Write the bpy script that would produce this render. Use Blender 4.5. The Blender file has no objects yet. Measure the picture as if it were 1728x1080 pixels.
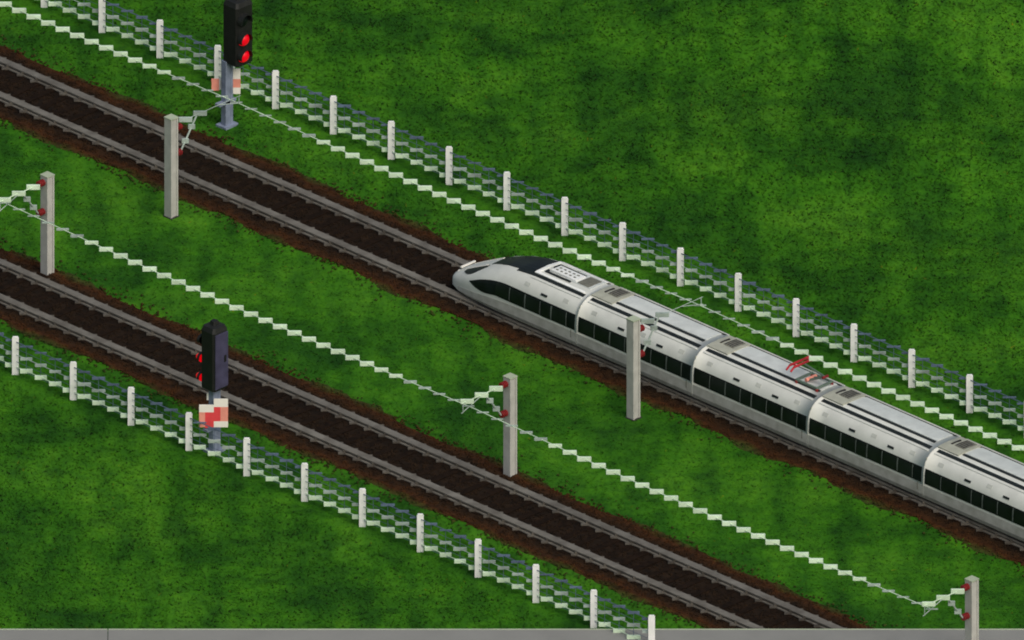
import bpy, math, random
import numpy as np
from mathutils import Vector, Matrix
random.seed(7); rng = np.random.default_rng(11)
sc = bpy.context.scene
COL = sc.collection
# ------------------------------------------------------------------ camera geometry
# X runs along the tracks, Y across them, Z up. The camera is an orthographic one looking down at 26 degrees.
SE = 0.438; EL = math.asin(SE); CE = math.cos(EL); PPM = 40.0
R2 = math.sqrt(2)
RV = Vector((1, 1, 0)) / R2          # to the right of the picture
FV = Vector((-1, 1, 0)) / R2         # away from the viewer
def W(px, py, Z=0.0):
    u = (px - 864) / PPM; fc = ((540 - py) / PPM - Z * CE) / SE
    return Vector(((u - fc) / R2, (u + fc) / R2, Z))
MX = PPM / R2                        # pixels per metre along X or Y
def Yof(c): return W(0, c).y         # Y of the ground line with picture intercept c
def Xat(px, Y): return (px - 864) / MX - Y

# ------------------------------------------------------------------ mesh helpers
class MB:
    def __init__(s): s.v = []; s.f = []; s.m = []
    def add(s, vs, fs, mi=0):
        n = len(s.v); s.v += [tuple(v) for v in vs]; s.f += [tuple(i + n for i in f) for f in fs]; s.m += [mi] * len(fs)
    def obox(s, c, ax, ay, az, mi=0):       # half-extent vectors
        c = Vector(c); ax = Vector(ax); ay = Vector(ay); az = Vector(az)
        vs = [c + i * ax + j * ay + k * az for k in (-1, 1) for j in (-1, 1) for i in (-1, 1)]
        s.add(vs, [(0, 2, 3, 1), (4, 5, 7, 6), (0, 1, 5, 4), (2, 6, 7, 3), (0, 4, 6, 2), (1, 3, 7, 5)], mi)
    def box(s, a, b, mi=0):
        c = [(a[i] + b[i]) / 2 for i in range(3)]; h = [abs(b[i] - a[i]) / 2 for i in range(3)]
        s.obox(c, (h[0], 0, 0), (0, h[1], 0), (0, 0, h[2]), mi)
    def link(s, c, L, d, h, mi=0):          # a bar lying level, turned 45 degrees to the track, ends chamfered
        c = Vector(c); e = min(d, h) * .18
        pts = []
        for k, (sx, g) in enumerate(((-1, e), (-1, 0), (1, 0), (1, e))):
            x = sx * (L / 2 - (0 if g else e * .6))
            for (a, b) in ((-1, -1), (1, -1), (1, 1), (-1, 1)):
                pts.append(c + RV * (x if not g else sx * L / 2) + FV * a * (d / 2 - g) + Vector((0, 0, b * (h / 2 - g))))
        fs = [(3, 2, 1, 0), (12, 13, 14, 15)]
        for q in range(3):
            for i in range(4):
                j = (i + 1) % 4; fs.append((q * 4 + i, q * 4 + j, q * 4 + 4 + j, q * 4 + 4 + i))
        s.add(pts, fs, mi)
    def tube(s, a, b, r, n=8, r2=None, mi=0):
        a = Vector(a); b = Vector(b); r2 = r if r2 is None else r2
        d = (b - a).normalized(); u = d.orthogonal().normalized(); w = d.cross(u)
        vs = []
        for p, rr in ((a, r), (b, r2)):
            for i in range(n):
                t = 2 * math.pi * i / n; vs.append(p + (u * math.cos(t) + w * math.sin(t)) * rr)
        fs = [(i, (i + 1) % n, n + (i + 1) % n, n + i) for i in range(n)]
        fs += [tuple(range(n - 1, -1, -1)), tuple(range(n, 2 * n))]
        s.add(vs, fs, mi)
    def build(s, name, mat, parent=None, smooth=False, bevel=0):
        me = bpy.data.meshes.new(name); me.from_pydata(s.v, [], s.f); me.validate(); me.update()
        for m in (mat if isinstance(mat, (list, tuple)) else [mat]): me.materials.append(m)
        if len(me.polygons) == len(s.m): me.polygons.foreach_set('material_index', s.m)
        if smooth: me.polygons.foreach_set('use_smooth', [True] * len(me.polygons))
        o = bpy.data.objects.new(name, me); COL.objects.link(o)
        if parent is not None:
            o.parent = parent; 
        if bevel:
            b = o.modifiers.new('bevel', 'BEVEL'); b.width = bevel; b.segments = 2; b.limit_method = 'ANGLE'
        return o
def empty(name, label, cat, group=None, loc=(0, 0, 0)):
    o = bpy.data.objects.new(name, None); COL.objects.link(o); o.location = loc
    o['label'] = label; o['category'] = cat; o.empty_display_size = .3
    if group: o['group'] = group
    return o
def struct(o, label, cat, kind='structure'):
    o['kind'] = kind; o['label'] = label; o['category'] = cat

# ------------------------------------------------------------------ materials
def s2l(c): return tuple(((x / 255) / 12.92 if x / 255 <= .04045 else ((x / 255 + .055) / 1.055) ** 2.4) for x in c)
def mat(name, col, rough=.6, metal=0, spec=.4, var=.12, scale=3., bump=0, emit=None, dirt=None, es=1.0):
    m = bpy.data.materials.new(name); m.use_nodes = True; nt = m.node_tree; N = nt.nodes; L = nt.links
    b = N['Principled BSDF']; b.inputs['Roughness'].default_value = rough; b.inputs['Metallic'].default_value = metal
    b.inputs['Specular IOR Level'].default_value = spec
    g = N.new('ShaderNodeNewGeometry'); n = N.new('ShaderNodeTexNoise'); n.inputs['Scale'].default_value = scale
    n.inputs['Detail'].default_value = 5; L.new(g.outputs['Position'], n.inputs['Vector'])
    r = N.new('ShaderNodeValToRGB'); r.color_ramp.elements[0].position = .3; r.color_ramp.elements[1].position = .7
    d = dirt if dirt else tuple(c * (1 - var) for c in col)
    r.color_ramp.elements[0].color = (*d, 1); r.color_ramp.elements[1].color = (*[min(1, c * (1 + var)) for c in col], 1)
    L.new(n.outputs['Fac'], r.inputs['Fac']); L.new(r.outputs['Color'], b.inputs['Base Color'])
    if bump:
        bp = N.new('ShaderNodeBump'); bp.inputs['Strength'].default_value = bump; bp.inputs['Distance'].default_value = .02
        n2 = N.new('ShaderNodeTexNoise'); n2.inputs['Scale'].default_value = scale * 8; L.new(g.outputs['Position'], n2.inputs['Vector'])
        L.new(n2.outputs['Fac'], bp.inputs['Height']); L.new(bp.outputs['Normal'], b.inputs['Normal'])
    if emit: b.inputs['Emission Color'].default_value = (*emit, 1); b.inputs['Emission Strength'].default_value = es
    return m
M = {}
M['white'] = mat('galvanised_pale_paint', (.93, .97, .92), .55, var=.12, scale=2.5)
M['wire'] = mat('pale_wire', (.66, .84, .62), .6, var=.22, scale=1.1)
M['wire_mid'] = mat('pale_wire_grey', (.36, .44, .40), .6, var=.3, scale=1.3)
M['wire_blue'] = mat('bluish_wire', (.10, .14, .21), .6, var=.3, scale=1.2)
M['mast'] = mat('mast_concrete', (.46, .46, .43), .75, var=.12, scale=2., bump=.2)
M['red'] = mat('red_insulator', (.26, .018, .02), .4)
M['rail'] = mat('rail_steel', (.165, .155, .135), .65, var=.15, scale=1.6, dirt=(.10, .09, .075))
M['plate'] = mat('chair_plate', (.098, .088, .072), .75, var=.4, scale=1.9, dirt=(.045, .038, .030))
M['sleeper'] = mat('sleeper_wood', (.012, .0065, .0035), .9, var=.5, scale=4, bump=.4, spec=.1)
M['train'] = mat('train_white_paint', (.66, .68, .64), .55, spec=.3, var=.07, scale=1.5)
M['trainlow'] = mat('train_skirt_shade_grey', (.46, .46, .44), .55, var=.1, scale=2.5, dirt=(.36, .36, .33))
M['roof'] = mat('train_roof_grey', (.64, .68, .66), .55, var=.1, scale=2.0)
M['black'] = mat('black_rubber', (.010, .014, .014), .5, var=.3)
M['glass'] = mat('dark_glass', (.006, .009, .010), .4, spec=.25, var=.5, scale=2)
M['frame'] = mat('window_pillar_grey', (.11, .13, .12), .5, var=.3)
M['glass2'] = mat('dark_glass_pane', (.009, .012, .012), .3, spec=.35, var=.5, scale=1.2)
M['under'] = mat('underframe_grey', (.03, .028, .028), .8, var=.4, scale=3)
M['grille'] = mat('roof_grille', (.17, .17, .14), .7, var=.3, scale=8)
M['hatch'] = mat('hatch_paint', (.50, .52, .48), .5, var=.1)
M['beige'] = mat('roof_cover_beige', (.40, .41, .34), .6, var=.1)
M['sig'] = mat('signal_black', (.009, .010, .009), .6, var=.3)
M['sigback'] = mat('signal_violet_grey', (.055, .052, .10), .5, var=.3, scale=2)
M['pole'] = mat('signal_pole_bluegrey', (.20, .24, .33), .55, var=.2, scale=3)
M['lamp'] = mat('lit_red_lamp', (.5, .0, .01), .3, emit=(1, .0, .012), es=.42)
M['signred'] = mat('sign_red', (.80, .07, .08), .5, var=.1)
M['pred'] = mat('collector_red', (.42, .02, .03), .5, var=.2)
M['signpink'] = mat('sign_faded_red', (.88, .34, .26), .5, var=.1)
M['signwhite'] = mat('sign_white', (.93, .90, .82), .5, var=.03)
M['bar_grey'] = mat('status_bar_grey', (.235, .238, .225), .85, var=.06, scale=.6, bump=.3)
M['pale_trim'] = mat('pale_trim_paint', (.38, .44, .32), .8, var=.12, scale=1)
M['green_patina'] = mat('grey_green_metal', (.14, .20, .16), .5, var=.2)

def grass_mat(name, blades):
    m = bpy.data.materials.new(name); m.use_nodes = True; nt = m.node_tree; N = nt.nodes; L = nt.links
    b = N['Principled BSDF']; b.inputs['Roughness'].default_value = .8; b.inputs['Specular IOR Level'].default_value = .12
    g = N.new('ShaderNodeNewGeometry')
    def noise(scale, det=3, stretch=None):
        n = N.new('ShaderNodeTexNoise'); n.inputs['Scale'].default_value = scale; n.inputs['Detail'].default_value = det
        mp = N.new('ShaderNodeMapping'); mp.vector_type = 'TEXTURE'
        mp.inputs['Rotation'].default_value = (0, 0, math.radians(45)); mp.inputs['Scale'].default_value = stretch or (1, 1, 1000)
        L.new(g.outputs['Position'], mp.inputs['Vector']); L.new(mp.outputs['Vector'], n.inputs['Vector']); return n
    def ramp(src, stops):
        r = N.new('ShaderNodeValToRGB'); e = r.color_ramp.elements
        e[0].position, e[0].color = stops[0][0], (*stops[0][1], 1); e[1].position, e[1].color = stops[-1][0], (*stops[-1][1], 1)
        for p, c in stops[1:-1]:
            q = e.new(p); q.color = (*c, 1)
        L.new(src, r.inputs['Fac']); return r
    big = noise(.16, 4)
    r1 = ramp(big.outputs['Fac'], [(.36, (.015, .082, .0035)), (.5, (.032, .145, .004)), (.62, (.044, .172, .006))])
    med = noise(.9, 4)
    r2 = ramp(med.outputs['Fac'], [(.3, (.62, .66, .9)), (.5, (1, 1, 1)), (.7, (1.35, 1.2, 1.3))])
    fine = noise(3.2, 3)
    r3 = ramp(fine.outputs['Fac'], [(.3, (.86, .88, 1.2)), (.7, (1.16, 1.12, .9))])
    def mul(a, c):
        x = N.new('ShaderNodeMix'); x.data_type = 'RGBA'; x.blend_type = 'MULTIPLY'; x.inputs[0].default_value = 1
        L.new(a, x.inputs[6]); L.new(c, x.inputs[7]); return x.outputs[2]
    tall = noise(.75, 3, (1, 4.6, 1000))
    r4 = ramp(tall.outputs['Fac'], [(.34, (.58, .66, .85)), (.5, (1, 1, 1)), (.64, (1.3, 1.16, 1.3))])
    c = mul(mul(mul(r1.outputs['Color'], r2.outputs['Color']), r3.outputs['Color']), r4.outputs['Color'])
    if blades:
        at = N.new('ShaderNodeAttribute'); at.attribute_name = 'tone'; c = mul(c, at.outputs['Color'])
        cn = N.new('ShaderNodeAttribute'); cn.attribute_name = 'up'; L.new(cn.outputs['Vector'], b.inputs['Normal'])
    L.new(c, b.inputs['Base Color'])
    return m
M['ground'] = grass_mat('grass_soil', False)
M['blade'] = grass_mat('grass_blades', True)

# ballast: dark oil-stained between the rails, rust coloured towards the shoulders
def ballast_mat(Yc):
    m = bpy.data.materials.new('ballast_gravel'); m.use_nodes = True; nt = m.node_tree; N = nt.nodes; L = nt.links
    b = N['Principled BSDF']; b.inputs['Roughness'].default_value = .9; b.inputs['Specular IOR Level'].default_value = .15
    g = N.new('ShaderNodeNewGeometry'); sp = N.new('ShaderNodeSeparateXYZ'); L.new(g.outputs['Position'], sp.inputs[0])
    def mt(op, a, bb):
        x = N.new('ShaderNodeMath'); x.operation = op
        for i, v in enumerate((a, bb)):
            if isinstance(v, (int, float)): x.inputs[i].default_value = v
            elif v is not None: L.new(v, x.inputs[i])
        return x.outputs[0]
    d = mt('ABSOLUTE', mt('SUBTRACT', sp.outputs[1], Yc), None)
    n = N.new('ShaderNodeTexNoise'); n.inputs['Scale'].default_value = .55; n.inputs['Detail'].default_value = 4; L.new(g.outputs['Position'], n.inputs['Vector'])
    f = mt('ADD', mt('DIVIDE', d, 3.0), mt('MULTIPLY', mt('SUBTRACT', n.outputs['Fac'], .5), .45))
    r = N.new('ShaderNodeValToRGB'); e = r.color_ramp.elements
    e[0].position = .42; e[0].color = (.006, .0035, .0018, 1); e[1].position = .95; e[1].color = (.034, .050, .008, 1)
    q = e.new(.60); q.color = (.022, .011, .004, 1); q = e.new(.78); q.color = (.042, .016, .004, 1); q = e.new(.02); q.color = (.016, .009, .004, 1)
    L.new(f, r.inputs['Fac'])
    n2 = N.new('ShaderNodeTexNoise'); n2.inputs['Scale'].default_value = 3; n2.inputs['Detail'].default_value = 6; L.new(g.outputs['Position'], n2.inputs['Vector'])
    r2 = N.new('ShaderNodeValToRGB'); r2.color_ramp.elements[0].position = .3; r2.color_ramp.elements[0].color = (.5, .5, .5, 1)
    r2.color_ramp.elements[1].position = .7; r2.color_ramp.elements[1].color = (1.5, 1.4, 1.4, 1); L.new(n2.outputs['Fac'], r2.inputs['Fac'])
    x = N.new('ShaderNodeMix'); x.data_type = 'RGBA'; x.blend_type = 'MULTIPLY'; x.inputs[0].default_value = 1
    L.new(r.outputs['Color'], x.inputs[6]); L.new(r2.outputs['Color'], x.inputs[7]); L.new(x.outputs[2], b.inputs['Base Color'])
    return m

# ------------------------------------------------------------------ ground
YU, YL = Yof(138), Yof(479)
GAUGE = 29.5 / 24.77
def corner(u, f): return RV * u + FV * f
gx = MB()
NG = 90; SZ = 340
pts = []
def gz(x, y):
    # gentle swells away from the line only
    d = min(abs(y - YU), abs(y - YL), abs(y - (YU + YL) / 2))
    k = min(1, max(0, (max(y - YU, YL - y) - 6.5) / 14)) * min(1, max(0, ((y - x) / R2 + 22) / 12))
    return k * (.35 * math.sin(x * .21 + y * .13) + .28 * math.sin(x * .37 - y * .29 + 2)) 
xs = np.concatenate([np.linspace(-SZ, -70, 10), np.linspace(-65, 65, 131), np.linspace(70, SZ, 10)])
for a in xs:
    for b in xs: gx.v.append((a, b, gz(a, b)))
n = len(xs)
for i in range(n - 1):
    for j in range(n - 1):
        gx.f.append((i * n + j, (i + 1) * n + j, (i + 1) * n + j + 1, i * n + j + 1)); gx.m.append(0)
ground = gx.build('ground', M['ground'], smooth=True)
struct(ground, 'dark green grassy ground around the two railway tracks', 'ground')

XA, XB = {}, {}
for key, c in (('u', 138), ('l', 479)):
    XA[key] = Xat(-140, Yof(c)); XB[key] = Xat(1870, Yof(c))

# ballast sheets with ragged edges and loose stones
def ballast(Yc, xa, xb, label):
    mb = MB(); n = int((xb - xa + 24) / .22); vs = []; hw = 2.6
    ya, yb = 0, 0
    for i in range(n + 1):
        x = xa - 12 + i * (xb - xa + 24) / n
        ya = .8 * ya + random.uniform(-.11, .11); yb = .8 * yb + random.uniform(-.11, .11)
        w1 = .16 * math.sin(x * .9) + ya; w2 = .16 * math.sin(x * .7 + 1) + yb
        vs += [(x, Yc - hw - w1, .0), (x, Yc - hw + .25, .05), (x, Yc + hw - .25, .05), (x, Yc + hw + w2, .0)]
    fs = [(i * 4 + k, i * 4 + 4 + k, i * 4 + 5 + k, i * 4 + 1 + k) for i in range(n) for k in range(3)]
    mb.add([(a, b, c + .006) for a, b, c in vs], fs)
    bm_ = ballast_mat(Yc)
    o = mb.build('ballast_bed', bm_); struct(o, label, 'ballast')
    # stones
    N_ = 15000
    x = rng.uniform(xa - 2, xb + 2, N_); y = Yc + rng.normal(0, 1, N_) * .5 + rng.choice([-1, 1, 0], N_) * 2.0
    s = rng.uniform(.035, .085, N_); th = rng.uniform(0, 6.28, N_)
    base = np.array([(1, 0, 0), (0, 1, 0), (-1, 0, 0), (0, -1, 0), (0, 0, .8), (0, 0, -.5)], float)
    fcs = np.array([(0, 1, 4), (1, 2, 4), (2, 3, 4), (3, 0, 4), (1, 0, 5), (2, 1, 5), (3, 2, 5), (0, 3, 5)])
    jit = rng.uniform(.7, 1.3, (N_, 6, 3)); V = base[None] * jit * s[:, None, None]
    ct, st = np.cos(th)[:, None], np.sin(th)[:, None]
    Vx = V[:, :, 0] * ct - V[:, :, 1] * st + x[:, None]; Vy = V[:, :, 0] * st + V[:, :, 1] * ct + y[:, None]; Vz = V[:, :, 2] + .06
    VV = np.stack([Vx, Vy, Vz], -1).reshape(-1, 3); F = (fcs[None] + 6 * np.arange(N_)[:, None, None]).reshape(-1, 3)
    tri_mesh('ballast_stones', VV, F, bm_, label.replace('bed', 'loose stones'), 'gravel')
def tri_mesh(name, VV, F, m, label, cat):
    me = bpy.data.meshes.new(name); me.vertices.add(len(VV)); me.vertices.foreach_set('co', VV.astype(np.float32).ravel())
    me.loops.add(F.size); me.loops.foreach_set('vertex_index', F.astype(np.int32).ravel())
    me.polygons.add(len(F)); me.polygons.foreach_set('loop_start', (np.arange(len(F)) * 3).astype(np.int32))
    me.update(calc_edges=True); me.materials.append(m)
    o = bpy.data.objects.new(name, me); COL.objects.link(o); struct(o, label, cat, 'stuff'); return o
ballast(YU, XA['u'], XB['u'], 'rusty brown ballast bed under the track the train runs on')
ballast(YL, XA['l'], XB['l'], 'rusty brown ballast bed under the empty foreground track')

# ------------------------------------------------------------------ tracks
STEP = 24.45 / MX
def track(Yc, xa, xb, label):
    t = empty('railway_track', label, 'railway track', 'railway tracks', (xa, Yc, 0))
    n = int((xb - xa) / STEP)
    for i in range(n):
        x = i * STEP
        mb = MB(); h = .035 + random.uniform(-.01, .01)
        mb.box((x + .08, -1.62 + random.uniform(-.05, .05), .02), (x + .42, 1.62 + random.uniform(-.05, .05), .02 + h * 2))
        if i < 99: mb.build('sleeper', M['sleeper'], t)
    for sgn in (-1, 1):
        y = sgn * GAUGE; mb = MB()
        L_ = n * STEP
        # rail section: foot, web, head
        mb.box((0, y - .27, .09), (L_, y + .27, .135)); mb.box((0, y - .07, .135), (L_, y + .07, .2)); mb.box((0, y - .18, .2), (L_, y + .18, .26))
        r = mb.build('rail', M['rail'], t)
        pb = MB()
        for i in range(n):
            c = Vector((i * STEP + .25, y, .145))
            pb.link(c + Vector((.05, -.05, -.03)), 1.0 + random.uniform(-.06, .06), .17, .06, 0)
            pb.link(c + Vector((-.05, .06, .04)), .62 + random.uniform(-.06, .06), .22, .07, 0)
        pb.build('chair_plates', M['plate'], r)
    return t
track(YU, XA['u'], XB['u'], 'railway track with grey rails under the white train')
track(YL, XA['l'], XB['l'], 'empty railway track with grey rails in the foreground beside the lower fence')

# ------------------------------------------------------------------ fences
def fence(c, px0, k0, k1, label):
    Y = Yof(c); P = 97.6 / MX; x0 = Xat(px0, Y)
    f = empty('trackside_fence', label, 'fence', 'white post fences along the railway', (x0 + k0 * P, Y, 0))
    n = k1 - k0
    for i in range(n + 1):
        mb = MB(); ctr = Vector((i * P, 0, .86)); w = .142
        mb.obox(ctr, RV * w, FV * .05, (0, 0, .86)); mb.obox(ctr + Vector((0, 0, .885)), RV * (w - .03), FV * .05, (0, 0, .03))
        mb.build('post', M['white'], f)
    # strands: stepped spacer bars wired end to end
    for z, h, d, m, nm, ph in ((.38, .165, .11, 'wire', 'bottom_rail', 0), (.95, .125, .08, 'wire_mid', 'middle_rail', 0), (1.53, .085, .05, 'wire_blue', 'top_rail', .5)):
        mb = MB()
        for i in range(n):
            for k in range(4):
                x = i * P + (18.3 + 24.4 * k) / MX + ph * 0
                q = 1 - (.18 * random.random())
                dd = 1.0 if z < 1 else (.6 + .8 * random.random())
                mb.link((x, 0, z), .60 * q, d, h * (1 if z < .5 else (.75 + .4 * random.random())) * dd)
        mb.tube((0, 0, z), (n * P, 0, z), .018, 6)
        mb.build(nm, M[m], f)
    mb = MB()  # thin upright stays clipped to the strands
    for i in range(n * 4):
        x = i * P / 4 + 18.3 / MX
        mb.obox((x, .0, .92), (.009, 0, 0), (0, .009, 0), (0, 0, .66))
    for z in (.3, .62, 1.22, 1.55): mb.tube((0, 0, z), (n * P, 0, z), .010, 6)
    mb.build('wire_mesh', M['wire_blue'], f)
fence(-20.5, 465, -6, 14, 'long white post fence on the far side of the tracks, behind the train')
fence(620.5, 26, -2, 11, 'white post fence on the near side of the foreground track')

# ------------------------------------------------------------------ masts
def mast(pxb, pyb, sgn, reach, label):
    p = W(pxb, pyb)
    t = empty('catenary_mast', label, 'mast', 'overhead line masts between the tracks', p)
    mb = MB(); H = 4.62; a = .21
    # H-section: two flanges joined by a web, closed by a narrow lip
    mb.box((-a, -a, 0), (a, -a + .09, H)); mb.box((-a, a - .09, 0), (a, a, H)); mb.box((-a + .09, -a + .09, 0), (a - .035, a - .09, H))
    mb.build('column', M['mast'], t, bevel=.012)
    mb = MB(); mb.box((-a - .012, -a - .012, H), (a + .012, a + .012, H + .05)); mb.build('cap', M['pale_trim'], t)
    mb = MB(); mb.box((-.25, -.25, -.02), (.25, .25, .04)); mb.build('base_plate', M['under'], t)
    for z in ((4.38, 3.02) if sgn < 0 else (4.05, 2.85)):
        mb = MB(); y0 = sgn * a
        mb.tube((0, y0, z), (0, y0 + sgn * .34, z), .05, 8)
        for k in range(4): mb.tube((0, y0 + sgn * (.05 + k * .08), z), (0, y0 + sgn * (.09 + k * .08), z), .15, 12)
        mb.build('insulator', M['red'], t)
    z1 = 4.36 if sgn < 0 else 4.25
    arm = MB(); y = a + .36 + .28; i = 0
    while y < reach:
        if sgn < 0 or i < 2: arm.link((0, sgn * y, z1), .58, .12, .20 - i * .012)
        y += STEP; i += 1
    arm.tube((0, sgn * (a + .3), z1), (0, sgn * reach, z1), .022 if sgn < 0 else .014, 8)
    arm.build('bracket_arm', M['wire' if sgn < 0 else 'wire_mid'], t)
    st = MB(); zl = 3.02 if sgn < 0 else 2.85
    A = Vector((0, sgn * (a + .34), zl)); B = Vector((0, sgn * 1.5, z1 - .05))
    st.tube(A, B, .04, 8)
    for k in (.3, .7): st.link(A.lerp(B, k), .30, .10, .20)
    st.build('brace', M['wire_mid'], t)
    rg = MB(); rg.tube((0, sgn * (reach - 1.3), z1), (0, sgn * reach, 3.90), .02, 8); rg.tube((0, sgn * (reach - .1), 3.9), (0, sgn * (reach - .1), z1), .02, 6)
    rg.build('registration_arm', M['wire_mid'], t)
dl = Yof(425.3) - YL; du = YU - Yof(238)
mast(80, 462, -1, dl + .75, 'grey overhead line mast at the left edge, arm reaching over the lower track')
mast(861, 802, -1, dl + .75, 'grey overhead line mast standing alone beside the middle of the foreground track')
mast(1640, 1144, -1, dl + .75, 'grey overhead line mast standing in the grey status bar strip at the bottom right')
mast(289, 365, 1, du + .1, 'grey overhead line mast near the upper signal, arm reaching over the empty upper rails')
mast(1069, 705, 1, du + .1, 'grey overhead line mast standing directly in front of the white train')

# contact wires
def cwire(Yc, xa, xb, phase, label):
    n = int((xb - xa) / STEP); x0 = xa
    t = empty('contact_wire', label, 'overhead wire', 'overhead contact wires', (x0, Yc, 0))
    mb = MB(); mid = MB(); P = 780 / MX
    last = None
    for i in range(n + 1):
        x = i * STEP; u = ((x + x0 - phase) / P) % 1.0; s = math.sin(math.pi * u)
        z = 3.90 - .16 * s; k = min(1, max(0, (s - .22) / .45)); sz = .30 + .70 * k
        mb.link((x, 0, z), .605 * (.85 + .15 * k), .13 * sz, .175 * sz, 0 if k > .55 else 1)
        if last: mb.tube(last, (x, 0, z), .02, 6)
        last = (x, 0, z)
    mb.build('wire', [M['wire'], M['wire_mid']], t)
cwire(YU, Xat(-90, YU), Xat(1840, YU) + 3, Xat(289 + du * MX, YU), 'pale overhead wire above the upper track, passing over the white train')
cwire(YL, Xat(-90, YL), Xat(1640 - dl * MX, YL) + .3, Xat(861 - dl * MX, YL), 'pale overhead wire above the empty foreground track')

# ------------------------------------------------------------------ signals
def signal(px, py, kind, label):
    p = W(px, py)
    t = empty('railway_signal', label, 'signal', 'railway signals showing red', p)
    mb = MB(); mb.box((-.14, -.14, 0), (.14, .14, 3.1)); mb.box((-.14, .15, .0), (.14, .30, 2.85)); 
    mb.build('post', M['pole'], t, bevel=.01)
    mb = MB(); mb.box((-.3, -.3, 0), (.3, .45, .1)); mb.build('foot', M['pole'], t)
    if kind == 'up':
        hx, hy = .32, .40; a, b = .46, .50; zb, zt = 3.0, 6.0
    else:
        hx, hy = 0.03, .03; a, b = .42, .44; zb, zt = 3.02, 6.0
    # head: box with tapered top and a narrower crown
    mb = MB(); ch = .1
    prof = [(-a, -b + ch), (-a + ch, -b), (a - ch, -b), (a, -b + ch), (a, b - ch), (a - ch, b), (-a + ch, b), (-a, b - ch)]
    rows = []
    for z, k in ((zb, .9), (zb + .08, 1), (zt - .25, 1), (zt - .05, .82), (zt, .4), (zt + .16, .3)):
        rows.append([(hx + x * k, hy + y * k, z) for x, y in prof])
    vs = [q for r in rows for q in r]; fs = []
    for r in range(len(rows) - 1):
        for i in range(8):
            j = (i + 1) % 8; fs.append((r * 8 + i, r * 8 + j, r * 8 + 8 + j, r * 8 + 8 + i))
    fs += [tuple(range(7, -1, -1)), tuple(range((len(rows) - 1) * 8, len(rows) * 8))]
    mb.add(vs, fs); mb.build('signal_head', M['sig'], t)
    if kind == 'dn':   # violet-grey service door on the back of the head
        mb = MB(); mb.box((hx + a, hy - b + .06, zb + .12), (hx + a + .03, hy + b - .06, zt - .3))
        mb.build('back_panel', M['sigback'], t, bevel=.01)
        mb = MB(); mb.box((hx + a + .03, hy + b - .3, zb + 1.3), (hx + a + .06, hy + b - .2, zb + 1.6)); mb.build('handle', M['sig'], t)
    sx = 1 if kind == 'up' else -1
    zs = (4.27, 3.50) if kind == 'up' else (4.35, 3.45)
    for z in zs + ((5.15,) if kind == 'up' else (5.2,)):
        lit = z < 5
        yy = hy - .16 if kind == 'up' else hy - b + .16
        hood = MB()   # half-round visor
        r = .34 if kind == 'up' else .24; n = 12; vs = []; L_ = .26 if kind == 'up' else .12
        for q, xx in enumerate((sx * a, sx * (a + L_))):
            for rr in (r, r - .03):
                for i in range(n + 1):
                    th = math.pi * (-.08 + 1.16 * i / n); vs.append((hx + xx, yy + rr * math.cos(th), z + rr * math.sin(th)))
        m_ = n + 1; fs = []
        for i in range(n):
            fs += [(i, i + 1, 2 * m_ + i + 1, 2 * m_ + i), (m_ + i + 1, m_ + i, 3 * m_ + i, 3 * m_ + i + 1), (2 * m_ + i, 2 * m_ + i + 1, 3 * m_ + i + 1, 3 * m_ + i)]
        hood.add(vs, fs)
        ho = hood.build('visor', M['sig'], t)
        lens = MB(); vs = []; rl = r - .045; rings = 4
        for q in range(rings + 1):
            ph = math.pi / 2 * q / rings
            for i in range(14):
                th = 2 * math.pi * i / 14
                vs.append((hx + sx * (a + .01 + ((.24 if kind == 'up' else .34) if lit else .08) * math.sin(ph)), yy + rl * math.cos(ph) * math.cos(th), z + rl * math.cos(ph) * math.sin(th)))
        fs = [(q * 14 + i, q * 14 + (i + 1) % 14, q * 14 + 14 + (i + 1) % 14, q * 14 + 14 + i) for q in range(rings) for i in range(14)]
        lens.add(vs, fs); lens.build('lamp', M['lamp'] if lit else M['glass'], t, smooth=True)
    # chequered red and white board across the post
    bd = MB()
    def pl(u0, u1, z0, z1, mi, off):
        bd.obox(RV * ((u0 + u1) / 2) + FV * off + Vector((0, 0, (z0 + z1) / 2)), RV * ((u1 - u0) / 2), FV * .025, (0, 0, (z1 - z0) / 2), mi)
    if kind == 'up':
        o_ = .26
        pl(-.60, -.28, 1.55, 2.10, 1, o_); pl(-.28, .30, 1.6, 2.1, 2, o_)
        pl(.30, .62, 1.40, 1.70, 2, o_); pl(.30, .62, 1.70, 2.1, 1, o_); pl(.30, .62, 2.1, 2.58, 2, o_)
    else:
        o_ = -.30
        pl(-.60, -.35, 1.30, 2.00, 1, o_); pl(-.35, .02, 1.26, 2.00, 0, o_); pl(-.60, .02, 2.00, 2.34, 2, o_)
        pl(.02, .62, 1.30, 1.58, 2, o_); pl(.02, .30, 1.58, 2.25, 0, o_); pl(.30, .62, 1.58, 2.25, 1, o_); pl(.02, .62, 2.25, 2.62, 2, o_)
        pl(-.28, .10, 2.40, 2.72, 2, o_ + .35)
    bd.build('marker_board', [M['signred'], M['signpink'], M['signwhite']], t)
    br = MB(); br.box((-.14, -.5, 1.1), (.14, .5, 1.2)); br.build('step', M['pole'], t)
signal(381, 213, 'up', 'tall black signal with two red lights standing by the far fence')
signal(360, 762, 'dn', 'black signal with violet-grey back and red chequered board by the near fence')

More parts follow.
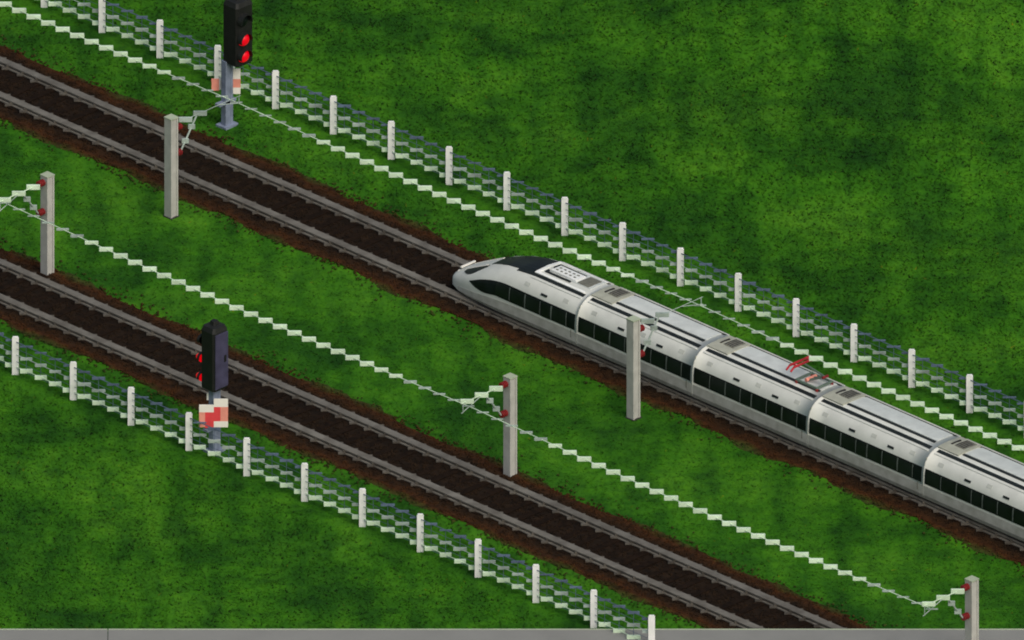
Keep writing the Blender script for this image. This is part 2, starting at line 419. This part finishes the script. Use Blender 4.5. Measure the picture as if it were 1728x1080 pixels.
# ------------------------------------------------------------------ train
XT = Xat(778, YU)
train = empty('passenger_train', 'white streamlined electric passenger train with dark window band running on the upper track', 'train', None, (XT, YU, 0))
def interp(tab, s):
    if s <= tab[0][0]: return tab[0][1]
    for (a, b), (c, d) in zip(tab, tab[1:]):
        if s <= c:
            t = (s - a) / (c - a); return b + (d - b) * t
    return tab[-1][1]
WT = [(0, .30), (.12, .62), (.35, .86), (.8, 1.06), (1.4, 1.22), (2.1, 1.34), (2.9, 1.42), (3.8, 1.45)]
ZT = [(0, .62), (.15, .80), (.4, .95), (.8, 1.14), (1.6, 1.53), (2.5, 1.95), (3.4, 2.28), (4.3, 2.49), (5.2, 2.58)]
ZB = [(0, .42), (.3, .34), (.8, .32), (1.6, .35), (2.6, .39)]
def sw(s): return interp(WT, s)
def zt(s): return interp(ZT, s)
def zb(s): return interp(ZB, s)
def surf_h(s, side, h):     # point on the body at relative height h
    t = max(0, (h - .35) / .65); y = max(0, 1 - min(1, t) ** 3) ** (1 / 3)
    if h < .1: y *= .94 + .6 * h
    return Vector((s, side * sw(s) * y, zb(s) + (zt(s) - zb(s)) * h))
def h_of_y(s, y):
    q = min(.999, abs(y) / sw(s)); return .35 + .65 * (1 - q ** 3) ** (1 / 3)
def surf_y(s, y): 
    v = surf_h(s, 1, h_of_y(s, y)); return Vector((s, y, v.z))
def h_of_z(s, z): return (z - zb(s)) / (zt(s) - zb(s))
def body(s0, s1, name, parent):
    mb = MB(); n = max(2, int((s1 - s0) / .18)) if s0 < 6 else 8
    hs = [0, .04, .1, .2, .35] + [.35 + .65 * math.sin(math.pi / 2 * k / 9) for k in range(1, 10)]
    secs = []
    for i in range(n + 1):
        s = s0 + (s1 - s0) * i / n
        sec = [surf_h(s, -1, h) for h in hs] + [surf_h(s, 1, h) for h in reversed(hs[:-1])]
        secs.append(sec)
    m = len(secs[0]); vs = [p for q in secs for p in q]; fs = []
    for i in range(n):
        for j in range(m):
            k = (j + 1) % m; fs.append((i * m + j, i * m + k, i * m + m + k, i * m + m + j))
    fs += [tuple(range(m)), tuple(range(n * m + m - 1, n * m - 1, -1))]
    mb.add(vs, fs)
    o = mb.build(name, M['train'], parent)
    me = o.data
    sm = [len(p.vertices) == 4 for p in me.polygons]; me.polygons.foreach_set('use_smooth', sm)
    return o
def patch(mb, f, ss, ts, off=.014, mi=0):
    # f(s,t) -> point on body; lifted off along its normal, with a skirt back to the body
    G = []
    for s in ss:
        row = []
        for t in ts(s) if callable(ts) else ts:
            p = f(s, t); e = .01
            du_ = f(s + e, t) - p; dv = f(s, t + e) - p
            nrm = du_.cross(dv)
            if nrm.length < 1e-9: nrm = Vector((0, 0, 1))
            nrm.normalize()
            if nrm.dot(p - Vector((p.x, 0, 1.2))) < 0: nrm = -nrm
            row.append((p - nrm * .02, p + nrm * off))
        G.append(row)
    a, b = len(G), len(G[0]); vs = [q[1] for r in G for q in r]; k = len(vs); vs += [q[0] for r in G for q in r]
    fs = [(i * b + j, i * b + j + 1, i * b + b + j + 1, i * b + b + j) for i in range(a - 1) for j in range(b - 1)]
    for i in range(a - 1):
        for j in (0, b - 1): fs.append((i * b + j, i * b + b + j, k + i * b + b + j, k + i * b + j))
    for j in range(b - 1):
        for i in (0, a - 1): fs.append((i * b + j, i * b + j + 1, k + i * b + j + 1, k + i * b + j))
    mb.add(vs, fs, mi)
def lin(a, b, n): return [a + (b - a) * i / n for i in range(n + 1)]
def roofstrip(mb, s0, s1, y0, y1, off=.014, mi=0, n=6, m=2):
    patch(mb, lambda s, t: surf_y(s, t), lin(s0, s1, n), lin(y0, y1, m), off, mi)
WZ0, WZ1 = 1.15, 1.84
def side_patch(mb, s0, s1, z0, z1, side, off=.014, mi=0, n=6, m=4):
    patch(mb, lambda s, t: surf_h(s, side, h_of_z(s, t)), lin(s0, s1, n), lin(z0, z1, m), off, mi)
CARL = 6.893; S1 = 8.34
def carriage(i, s0, s1):
    first = i == 0
    gap = .012
    c = body(s0 + (0 if first else gap), s1 - gap, 'carriage', train)
    if first: c['label'] = 'leading carriage with pointed nose and windscreen'
    # gangway between carriages
    g = MB(); g.box((s1 - gap - .005, -1.25, .6), (s1 + gap + .005, 1.25, 2.25)); g.build('gangway', M['beige'], c)
    # skirt: lower body coloured greyer, painting in the shade below the curved side
    for side in (-1, 1):
        a0 = s0 + (.9 if first else .05)
        sk = MB()
        patch(sk, lambda s, t: surf_h(s, side, t), lin(a0, s1 - .05, 24 if first else 4), [.02, .1, .2, .30], .008)
        sk.build('skirt', M['trainlow'], c)
        bd = MB()
        if first:
            ss = lin(1.75, s1 - .11, 30)
            def tz(s):
                k = min(1, max(0, (s - 1.75) / 2.6)); e = 1 - (1 - k) ** 2
                top = 1.16 + (WZ1 + .02 - 1.16) * e; k2 = min(1, max(0, (s - 1.75) / 1.7)); bot = 1.15 - .16 * math.sin(math.pi * k2) * .8
                return lin(bot, max(top, bot + .03), 4)
            patch(bd, lambda s, t: surf_h(s, side, h_of_z(s, t)), ss, tz, .014)
        else:
            side_patch(bd, s0 + .10, s1 - .11, WZ0, WZ1, side, .014)
        w = bd.build('window_band', M['glass'], c)
        # panes and doors
        x = s0 + (3.5 if first else .22); k = 0
        while x < s1 - .8:
            wd = .52 if k % 4 == 3 else .78
            pn = MB()
            side_patch(pn, x, x + wd, WZ0 + (.0 if k % 4 == 3 else .07), WZ1 - .07, side, .024, n=2)
            pn.build('door_pane' if k % 4 == 3 else 'window', M['glass2'], w)
            fp = MB(); side_patch(fp, x + wd + .035, x + wd + (.10 if k % 2 else .07), WZ0 + .04, WZ1 - .05, side, .022, n=1); fp.build('pillar', M['frame'], w)
            x += wd + .13; k += 1
        if first:
            pass
        # shoulder vents
        vt = MB()
        for dx in ((s1 - s0) - 4.55, (s1 - s0) - 2.25):
            if first and dx < 5: continue
            vt = MB(); side_patch(vt, s0 + dx, s0 + dx + .36, 2.02, 2.11, side, .02, n=2, m=1)
            vt.build('shoulder_vent', M['black'], c)
        # small hatches and seams on the shoulder and skirt
        hp = MB()
        for dx in ((s1 - s0) - 6.2, (s1 - s0) - 3.3, (s1 - s0) - 1.0):
            if first and dx < 3: continue
            hp = MB(); side_patch(hp, s0 + dx, s0 + dx + .3, 2.13, 2.26, side, .008, n=2, m=1)
            hp.build('service_hatch', M['hatch'], c)
        hp = MB()
        for dx in ((s1 - s0) - .35,): side_patch(hp, s0 + dx, s0 + dx + .03, .45, 1.1, side, .016, n=1, m=2)
        hp.build('panel_seam', M['grille'], c)
    # roof gutters and long dark seams
    a = s0 + (5.15 if first else .22); b = s1 - .2
    gt = MB()
    roofstrip(gt, s0 + (4.2 if first else .22), b, -.86, -.69, .016); roofstrip(gt, a if not first else s0 + 6.3, b, .68, .82, .016)
    if not first: roofstrip(gt, s0 + 1.35, b - .15, -.45, -.33, .036)
    gt.build('roof_seam', M['black'], c)
    # raised side rail outside the gutters
    rl = MB()
    for side in (-1, 1): roofstrip(rl, a, b, side * .92, side * .98, .035)
    rl.build('roof_rail', M['train'], c)
    # roof panel between gutters
    rp = MB(); roofstrip(rp, s0 + (6.55 if first else 1.4), s1 - .35, -.28, .66, .03, m=5); rp.build('roof_panel', M['roof'], c)
    # air conditioning unit with grille behind the carriage end
    e0 = s1 if first else s0
    if first:
        fr = MB()
        roofstrip(fr, 5.12, 8.0, -.70, -.58, .05); roofstrip(fr, 5.12, 5.28, -.58, .80, .05); roofstrip(fr, 5.12, 8.0, .68, .80, .05)
        fr.build('roof_frame', M['white'], c)
        bk = MB(); roofstrip(bk, 5.45, 6.9, -.42, -.33, .05, m=1); roofstrip(bk, 5.42, 7.0, .42, .52, .05, m=1); roofstrip(bk, 5.42, 5.52, .1, .52, .051, m=1); roofstrip(bk, 5.42, 5.52, -.42, -.2, .051, m=1)
        bk.build('roof_recess', M['black'], c)
        pn = MB(); roofstrip(pn, 5.62, 7.1, -.24, .34, .10); po = pn.build('equipment_cover', M['white'], c)
        dm = MB()
        for k in range(5):
            x = 5.75 + k * .26
            roofstrip(dm, x, x + .12, -.1, -.03, .115, n=1, m=1); roofstrip(dm, x, x + .12, .12, .19, .115, n=1, m=1)
        dm.build('cover_louvre', M['grille'], po)
        g2 = MB(); roofstrip(g2, 7.2, 7.85, -.25, .55, .06); g2.build('roof_grille', M['grille'], c)
    ac = MB(); 
    if not first:
        roofstrip(ac, s0 + .06, s0 + 1.28, -.62, .74, .07); ao = ac.build('air_conditioner', M['beige'], c)
        gg = MB(); roofstrip(gg, s0 + .55, s0 + 1.12, -.12, .62, .085)
        go = gg.build('grille', M['grille'], ao)
        dk = MB(); roofstrip(dk, s0 + .33, s0 + .42, -.12, .42, .09, n=1)
        for k in range(4): roofstrip(dk, s0 + .60 + k * .13, s0 + .64 + k * .13, -.08, .58, .098, n=1)
        dk.build('slot', M['under'], ao)
    # bogies and wheels
    L_ = s1 - s0
    for bx in ((3.0 if first else 1.4), L_ - 1.3):
        bo = MB(); bo.box((s0 + bx - .85, -1.22, .22), (s0 + bx + .85, 1.22, .42)); bo.box((s0 + bx - .7, -1.30, .26), (s0 + bx + .7, 1.30, .38))
        b_ = bo.build('bogie', M['under'], c)
        wh = MB()
        for wx in (-.55, .55):
            for sy in (-1, 1): wh.tube((s0 + bx + wx, sy * (GAUGE - .07), .52), (s0 + bx + wx, sy * (GAUGE + .07), .52), .28, 18)
            wh.tube((s0 + bx + wx, -GAUGE, .52), (s0 + bx + wx, GAUGE, .52), .06, 8)
        wh.build('wheels', M['under'], b_)
    ub = MB(); ub.box((s0 + L_ * .42, -1.15, .25), (s0 + L_ * .66, 1.15, .45)); ub.build('underfloor_box', M['under'], c)
    return c
cars = [(0, S1)] + [(S1 + k * CARL, S1 + (k + 1) * CARL) for k in range(5)]
built = [carriage(i, a, b) for i, (a, b) in enumerate(cars)]
c0 = built[0]
# windscreen: black glass over the crown of the nose up to the roof frame
ws = MB()
def yw(s): k = min(1, max(0, (s - 1.3) / 3.0)); return .16 + .56 * k ** .7
patch(ws, lambda s, t: surf_y(s, t), lin(2.25, 5.05, 24), lambda s: lin(-yw(s) * (.95 if s < 3 else 1.0), yw(s) * 1.12, 6), .014)
ws.build('windscreen', M['glass'], c0)
# headlamp wedges with bright surround, both sides of the nose
for side in (-1, 1):
    hl = MB()
    patch(hl, lambda s, t: surf_y(s, side * t), lin(.95, 2.25, 10), lambda s: lin(.60 - .04 * s, .64 + .36 * math.sin(math.pi * min(1, max(.05, (s - .85) / 1.45))) + .02, 3), .02)
    hl.build('headlamp', M['glass'], c0)
    hs = MB(); patch(hs, lambda s, t: surf_y(s, side * t), lin(.35, 2.1, 10), lambda s: lin(.44, .54, 1), .03); hs.build('nose_strip', M['signwhite'], c0)
tr = MB(); tr.obox((.30, .12, .98), Vector((0, .42, 0)), Vector((.04, 0, 0)), Vector((0, 0, .03))); tr.build('nose_rim_highlight', M['signwhite'], c0)  # bright highlight along the nose rim, built as a white bar
cp = MB(); cp.tube((-.10, 0, .55), (.2, 0, .55), .11, 12); cp.build('coupler_cover', M['trainlow'], c0)

# pantograph near the end of the third carriage
sP = cars[2][1] - 1.15; zr = 2.63; c3 = built[2]
pb = MB()
for sy in (-.45, .45): pb.box((sP - .55, sy - .04, zr + .04), (sP + .75, sy + .04, zr + .12))
for sx in (-.5, .7): pb.box((sP + sx - .04, -.5, zr + .05), (sP + sx + .04, .5, zr + .13))
p0 = pb.build('pantograph', M['green_patina'], c3)
ins = MB()
for sx in (-.5, .7):
    for sy in (-.45, .45): ins.tube((sP + sx, sy, zr - .06), (sP + sx, sy, zr + .06), .07, 10)
ins.build('insulator', M['red'], p0)
ar = MB(); knee = Vector((sP + .75, 0, zr + .48)); head = Vector((sP - .62, 0, 3.32))
ar.tube((sP - .1, -.14, zr + .1), knee, .05, 8); ar.tube((sP - .1, .14, zr + .1), knee, .05, 8)
ar.tube(knee, head, .045, 8); ar.build('arm', M['green_patina'], p0)
kn = MB(); kn.tube(knee - Vector((0, .16, 0)), knee + Vector((0, .16, 0)), .06, 10); kn.build('joint', M['red'], p0); kn = MB(); kn.tube((sP - .1, -.3, zr + .14), (sP - .1, .3, zr + .14), .08, 10); kn.build('joint', M['signpink'], p0)
hd = MB()
for sx in (-.13, .13):
    hd.tube(head + Vector((sx, -.62, .03)), head + Vector((sx, .62, .03)), .055, 8)
    for s_ in (-1, 1): hd.tube(head + Vector((sx, s_ * .62, .03)), head + Vector((sx, s_ * .82, -.12)), .045, 8)
for s_ in (-.4, .4): hd.tube(head + Vector((-.16, s_, .0)), head + Vector((.16, s_, .0)), .04, 8)
hd.build('collector_head', M['pred'], p0)

# ------------------------------------------------------------------ grey screen status bar, built as a made-up slab across the bottom
ZP = .31; e0 = W(864, 1061, ZP)
base = e0 - RV * 0; base.z = 0
def slab(u0, u1, d0, d1, z0, z1, name, m, mb=None):
    own = mb is None; mb = mb or MB()
    c = Vector((e0.x, e0.y, (z0 + z1) / 2)) + RV * (u0 + u1) / 2 - FV * (d0 + d1) / 2
    mb.obox(c, RV * (u1 - u0) / 2, FV * (d1 - d0) / 2, (0, 0, (z1 - z0) / 2))
    return mb
px2u = lambda px: (px - 864) / PPM
mb = MB(); cuts = [-40, px2u(182), px2u(1638), 40]
for a, b in zip(cuts, cuts[1:]): slab(a + .012, b - .012, .1, 7.0, -.2, ZP, '', None, mb)
pv = mb.build('status_bar_slab', M['bar_grey'], bevel=.012); struct(pv, 'plain grey status bar strip along the bottom edge, built as a slab', 'status_bar_slab')
mb = MB()
for a, b in zip(cuts, cuts[1:]): slab(a + .02, b - .02, 0, .09, -.2, ZP + .008, '', None, mb)
kb = mb.build('status_bar_edge', M['pale_trim'], bevel=.01); struct(kb, 'pale line along the top of the grey status bar strip', 'pale_trim')  # light top line of the status bar, added as a raised strip

# ------------------------------------------------------------------ grass (uncountable): blades over everything that is not ballast or the status bar slab
NB = 300000
u = rng.uniform(-25, 25, NB); f = rng.uniform(-35, 37, NB)
x = u / R2 - f / R2; y = u / R2 + f / R2
keep = (np.abs(y - YU) > 2.45 + rng.random(NB) * .7) & (np.abs(y - YL) > 2.45 + rng.random(NB) * .7)
fe = e0.dot(FV); keep &= (f > fe + .15)
u, f, x, y = u[keep], f[keep], x[keep], y[keep]; n = len(x)
wild = 1 / (1 + np.exp(-((y - YU) - 9) / 3))
patchy = .5 + .5 * np.sin(x * .33 + 1.7 * np.sin(y * .21)) * np.sin(y * .41 + 1.3 * np.sin(x * .17))
h = (.045 + .085 * rng.random(n) ** 2) * (1 + .05 * wild * patchy) * (1 - .35 * (np.abs(y - (YU + YL) / 2) < 4))
near_f = np.minimum(np.abs(y - Yof(-20.5)), np.abs(y - Yof(620.5))); h *= np.where(near_f < .8, .6, 1)
w = rng.uniform(.03, .06, n) * (1 + .1 * wild); th = rng.uniform(0, 6.28, n)
lean = rng.normal(0, .09, (n, 2))
zg = np.array([gz(a, b) for a, b in zip(x, y)])
c_, s_ = np.cos(th) * w, np.sin(th) * w
P0 = np.stack([x - c_, y - s_, zg - .01], -1); P1 = np.stack([x + c_, y + s_, zg - .01], -1); P2 = np.stack([x + lean[:, 0], y + lean[:, 1], zg + h], -1)
VV = np.stack([P0, P1, P2], 1).reshape(-1, 3); F = np.arange(3 * n).reshape(-1, 3)
go = tri_mesh('grass', VV, F, M['blade'], 'dark green grass covering the ground around the tracks', 'grass')
tone = (.93 + .17 * rng.random(n)) ; hue = rng.normal(0, .035, n)
dark = 1.0 - .05 * wild * patchy
tc = np.stack([tone * (1 + hue) * dark, tone * dark, tone * (1 - hue) * dark, np.ones(n)], -1)
dead = rng.random(n) < .004; tc[dead, 0] *= 3.2; tc[dead, 1] *= 1.1
ca = go.data.color_attributes.new('tone', 'FLOAT_COLOR', 'POINT'); ca.data.foreach_set('color', np.repeat(tc, 3, 0).astype(np.float32).ravel())
# blades take the lighting of the turf they grow from
nrm = np.stack([lean[:, 0] * .8, lean[:, 1] * .8, np.ones(n)], -1); nrm /= np.linalg.norm(nrm, axis=1)[:, None]
at_ = go.data.attributes.new('up', 'FLOAT_VECTOR', 'POINT'); at_.data.foreach_set('vector', np.repeat(nrm, 3, 0).astype(np.float32).ravel())

# ------------------------------------------------------------------ light, sky, camera
SUN_DIR = Vector((.90, -.20, 1.02)).normalized()     # towards the sun
elev = math.asin(SUN_DIR.z)
w = bpy.data.worlds.new('World'); sc.world = w; w.use_nodes = True
nt = w.node_tree; sky = nt.nodes.new('ShaderNodeTexSky'); sky.sky_type = 'NISHITA'; sky.sun_disc = False
sky.sun_elevation = elev; sky.sun_rotation = math.atan2(SUN_DIR.x, SUN_DIR.y); sky.air_density = 1.6; sky.dust_density = 5
nt.links.new(sky.outputs[0], nt.nodes['Background'].inputs[0]); nt.nodes['Background'].inputs[1].default_value = .08
ld = bpy.data.lights.new('sun', 'SUN'); ld.energy = 1.7; ld.angle = math.radians(42); ld.color = (1, .96, .9)
lo = bpy.data.objects.new('sun', ld); COL.objects.link(lo); lo.rotation_euler = SUN_DIR.to_track_quat('Z', 'Y').to_euler()
cd = bpy.data.cameras.new('camera'); cd.type = 'ORTHO'; cd.ortho_scale = 1728 / PPM; cd.clip_end = 600; cd.clip_start = .5
co = bpy.data.objects.new('camera', cd); COL.objects.link(co)
look = FV * CE - Vector((0, 0, SE)); co.location = -look * 130
co.rotation_euler = look.to_track_quat('-Z', 'Y').to_euler(); sc.camera = co
vs = sc.view_settings; vs.view_transform = 'Standard'; vs.look = 'None'; vs.exposure = 0; vs.gamma = 1
sc.cycles.filter_width = 1.9
